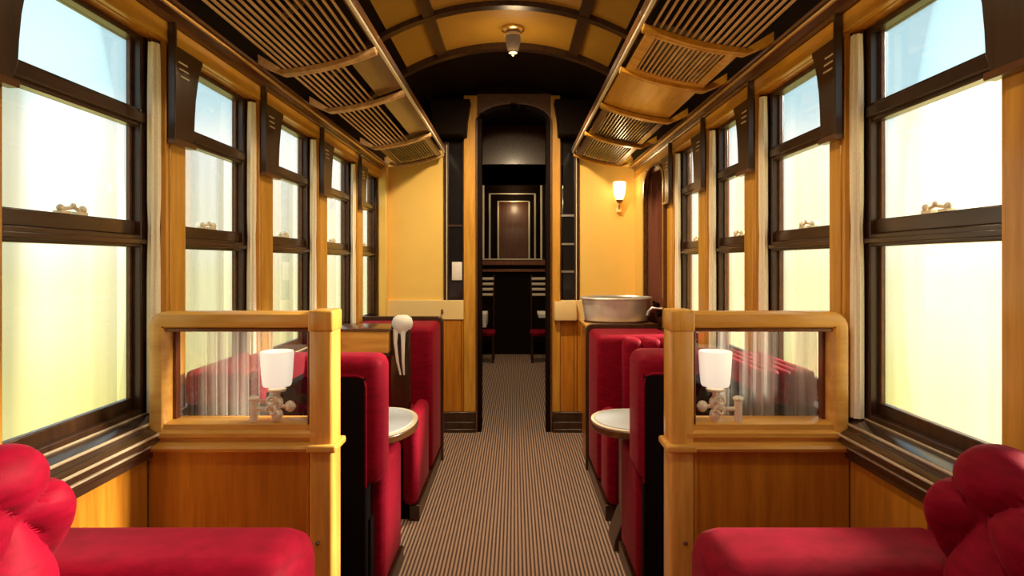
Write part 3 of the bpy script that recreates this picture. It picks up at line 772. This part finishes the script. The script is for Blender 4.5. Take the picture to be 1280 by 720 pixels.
wall_table(1, .425, 3.22, 3.74, 'white topped round ended table between the right seats')

# golden drawer shelf over the left facing seat, with a draped white cloth
xw = X(-1, HW-.02)
sh = thing('drawer_unit', 'shallow golden drawer unit fixed to the left wall behind the near seat', 'cabinet', (-1.05, 4.45, 1.02))
obj('body', box(N(), xw, -.875, 4.33, 4.62, 1.02, 1.172), M['frame'], sh, bevel=.005)
obj('top', rbox(N(), xw, -.862, 4.315, 4.70, 1.172, 1.19, .005, 2), M['mid'], sh)
obj('knob', ball(tube(N(), [(-1.225,4.30,1.10),(-1.225,4.335,1.10)], .005), (-1.225, 4.30, 1.10), .012), M['dark'], sh)
obj('bottom_board', box(N(), xw, -.87, 4.34, 4.62, .995, 1.022), M['dark'], sh)
bm = N()
lathe(bm, [(0,.062),(.035,.060),(.064,.042),(.076,.010),(.070,-.025),(.046,-.055),(.03,-.075),(0,-.08)], (-.795, 4.43, 1.215), 20)
for (xx, x2_, zl) in ((-.838, -.80, .86), (-.785, -.775, .86)):
    tube(bm, [(xx, 4.40, 1.18), (xx+.004, 4.375, 1.08), (xx*.5+x2_*.5, 4.372, .96), (x2_, 4.38, zl)], [.020, .013, .010, .006], 8)
o = obj('draped_cloth', bm, M['cloth']); tag(o, 'small white cloth knotted over the aisle end of the golden drawer unit', 'cloth')
post = obj('post', rbox(N(), -.872, -.74, 4.40, 4.48, 0.58, 1.20, .008, 2), M['dark']); post.parent = sh; post.matrix_parent_inverse = Matrix.Translation(-sh.location)

# cabinet behind the right facing seat carrying the silver basin
cb = thing('cabinet', 'honey wood cabinet behind the right facing seat, carrying the silver basin', 'cabinet', (.88, 5.27, 0))
obj('body', box(N(), .60, X(1,HW-.03), 5.02, 5.50, 0, 1.12), M['honey'], cb, smooth=False)
obj('worktop', rbox(N(), .57, X(1,HW-.03), 5.005, 5.53, 1.12, 1.150, .008, 2), M['frame'], cb)
obj('door', box(N(), .592, .60, 5.06, 5.46, .12, 1.08), M['honey'], cb, bevel=.003)
bs = thing('basin', 'oval timeworn silver basin standing on the cabinet behind the right seat', 'basin', (.855, 5.25, 1.15))
obj('bowl', lathe(N(), [(0,0),(.255,0),(.262,.012),(.272,.09),(.288,.190),(.278,.190),(.262,.10),(.25,.02),(0,.018)], (.855, 5.25, 1.15), 48, 1, .72), M['silver'], bs)
obj('rim', lathe(N(), [(.280,.190),(.298,.190),(.306,.200),(.298,.212),(.278,.214),(.270,.202)], (.855, 5.25, 1.15), 48, 1, .72), M['silver'], bs)
obj('foot_ring', lathe(N(), [(.24,0),(.268,0),(.270,.014),(.255,.02)], (.855, 5.25, 1.151), 48, 1, .72), M['dark'], bs)
tp = thing('tap', 'small dark knobbed metal fitting on the right wall beside the silver basin', 'tap', (1.13, 4.92, 1.24))
b = N(); tube(b, [(X(1,HW)+.02, 4.90, 1.28), (1.09, 4.93, 1.29), (1.06, 4.93, 1.26), (1.05, 4.93, 1.23)], .014)
obj('spout', b, M['steel'], tp)
b = N(); ball(b, (1.12, 4.925, 1.315), .03, (1,.8,.7)); ball(b, (1.145, 4.925, 1.25), .03, (.8,.8,1.1)); ball(b, (1.10,4.925,1.335), .012)
obj('handle', b, M['black'], tp)
pb = obj('ledge_box', rbox(N(), .385, .60, YE-.13, YE-.036, 1.09, 1.272, .010, 2), M['cream_panel']); tag(pb, 'pale boxed ledge on the end wall just right of the doorway', 'ledge')

# ------------------------------------------------------------------ settees in the foreground
def tufted(s, y0, y1, parent, dh=0):
    """roll-topped buttoned back running along the side wall"""
    path = []
    path += [(1.00-dh, .46+.065*k) for k in range(10)]
    hc, z_c, r = 1.115-dh, 1.130, .128
    for k in range(0, 15):
        a = PI - PI*k/14*1.0
        path.append((hc + r*math.cos(a), z_c + r*math.sin(a)))
    path += [(hc+r, z_c-.07*k) for k in range(1, 9)]
    # arclength
    L = [0]
    for a, b in zip(path, path[1:]): L.append(L[-1] + math.hypot(b[0]-a[0], b[1]-a[1]))
    def at(d):
        for i in range(len(L)-1):
            if d <= L[i+1] or i == len(L)-2:
                f = (d-L[i])/(L[i+1]-L[i]); return (path[i][0]+(path[i+1][0]-path[i][0])*f, path[i][1]+(path[i+1][1]-path[i][1])*f)
    cen = (1.10, .95)
    nu, nv = 170, 210; tot = L[-1]
    bm = N(); rows = []
    P = .31; btn = []
    front = L[24]
    for i in range(nu+1):
        yy = y0 + (y1-y0)*i/nu; row = []
        e = min(yy-y0, y1-yy); rr = .13
        sc = 1.0
        if e < rr: sc = math.sqrt(max(0, 1-(1-e/rr)**2))
        for j in range(nv+1):
            d = tot*j/nv; h, z = at(d)
            h2, z2 = at(min(d+.004, tot)); h1_, z1_ = at(max(d-.004, 0))
            t = Vector((h2-h1_, z2-z1_));
            if t.length > 0: t.normalize()
            nrm = Vector((-t.y, t.x))
            u = (yy-y1+.16)/P; v = (d-L[10]*.5)/(P*1.0)
            amp = .072 * max(0, min(1, (front+.02-d)/.14))
            q = abs(math.sin(PI*(u+v)))*abs(math.sin(PI*(u-v)))
            disp = amp*(q**.55) - amp*.75
            hh = h + nrm.x*disp; zz = z + nrm.y*disp
            s2 = .35+.65*sc
            hh = cen[0] + (hh-cen[0])*(.45+.55*sc); zz = cen[1] + (zz-cen[1])*(.55+.45*sc) if zz > cen[1] else zz
            row.append(bm.verts.new((X(s, min(hh, HW-.022)), yy, zz)))
        rows.append(row)
    for A, B in zip(rows, rows[1:]):
        for j in range(nv): bm.faces.new([A[j], A[j+1], B[j+1], B[j]])
    bm.faces.new(rows[0]); bm.faces.new(rows[-1][::-1])
    back = obj('backrest', bm, M['velvet'], parent)
    # buttons where the diamond folds cross
    k = 0
    for a in range(-10, 2):
        for b_ in range(0, 8):
            u, v = (a+b_)/2, (b_-a)/2  # u+v = b_, u-v = a
            yy = u*P + y1 - .16; d = v*P + L[10]*.5
            if y0+.12 < yy < y1-.10 and .02 < d < front-.10:
                h, z = at(d)
                bb = obj('button', ball(N(), (X(s, h+.020), yy, z), .013, (.7,1,1), 2), M['velvet'], back)
                bb.matrix_parent_inverse = Matrix.Translation(-parent.location)
    return back
def settee(s, xin, lab):
    xw = X(s, HW-.025); y0, y1 = -.20, 1.72
    t = thing('settee', lab, 'settee', ((xin+xw)/2, .8, 0), 'crimson settees along the side walls')
    tufted(s, y0+.20, 1.47, t, .055 if s < 0 else .0)
    for (a, b_) in ((y1-.30, y1), (y0, y0+.28)):
        b = N(); rbox(b, xin, xw, a, b_, .06, .945, .075, 7)
        obj('armrest', b, M['velvet'], t)
    b = N(); rbox(b, xin+s*.02, X(s,1.04), y0+.27, y1-.29, .34, .50, .06, 6); obj('seat_cushion', b, M['velvet'], t)
    obj('base', box(N(), xin+s*.03, xw, y0+.05, y1-.04, .0, .36), M['dark'], t, bevel=.004)
    return t
settee(-1, -.53, 'crimson velvet settee with buttoned back along the left wall in the foreground')
settee(1, .47, 'crimson velvet settee with buttoned back along the right wall in the foreground')

# ------------------------------------------------------------------ world, sun, camera
w = bpy.data.worlds.new('world'); S.world = w; w.use_nodes = True; n = w.node_tree; n.nodes.clear()
out = n.nodes.new('ShaderNodeOutputWorld'); bg = n.nodes.new('ShaderNodeBackground')
tc = n.nodes.new('ShaderNodeTexCoord'); sp = n.nodes.new('ShaderNodeSeparateXYZ')
n.links.new(tc.outputs['Generated'], sp.inputs[0])
mr = n.nodes.new('ShaderNodeMapRange'); mr.inputs['From Min'].default_value = -.5; mr.inputs['From Max'].default_value = .5
n.links.new(sp.outputs['Z'], mr.inputs['Value'])
r = ramp(n, mr.outputs[0], [(0, (.55,.50,.10)), (.30, (.86,.76,.26)), (.46, (.95,.88,.50)), (.54, (1.0,.96,.74)), (.66, (.98,.98,.90)), (.74, (.50,.72,.78)), (1.0, (.25,.50,.62))])
r.color_ramp.interpolation = 'EASE'
n.links.new(r.outputs['Color'], bg.inputs['Color']); bg.inputs['Strength'].default_value = 1.28
n.links.new(bg.outputs[0], out.inputs['Surface'])
def sun(direction, power, col, ang):
    l = bpy.data.lights.new('sun', 'SUN'); l.energy = power; l.color = col; l.angle = math.radians(ang)
    o = bpy.data.objects.new('sun', l); C.objects.link(o); o.rotation_euler = Vector(direction).to_track_quat('-Z','Y').to_euler(); o.location = (0,0,8)
sun((-1, -.22, -.50), 16.0, (1,.88,.68), 12)

cam = bpy.data.cameras.new('camera'); co = bpy.data.objects.new('camera', cam); C.objects.link(co)
co.location = (0, 0, 1.65); co.rotation_euler = (PI/2, 0, 0)
cam.sensor_width = 36; cam.lens = 780/1280*36
cam.shift_x = -(643-640)/1280; cam.shift_y = -(360-328)/1280
cam.clip_start = .02
S.camera = co
S.view_settings.view_transform = 'Standard'; S.view_settings.look = 'None'
S.view_settings.gamma = 1; S.view_settings.use_curve_mapping = False
S.view_settings.exposure = 0.58
try:
    S.cycles.max_bounces = 8; S.cycles.transparent_max_bounces = 24; S.cycles.diffuse_bounces = 5
except Exception: pass
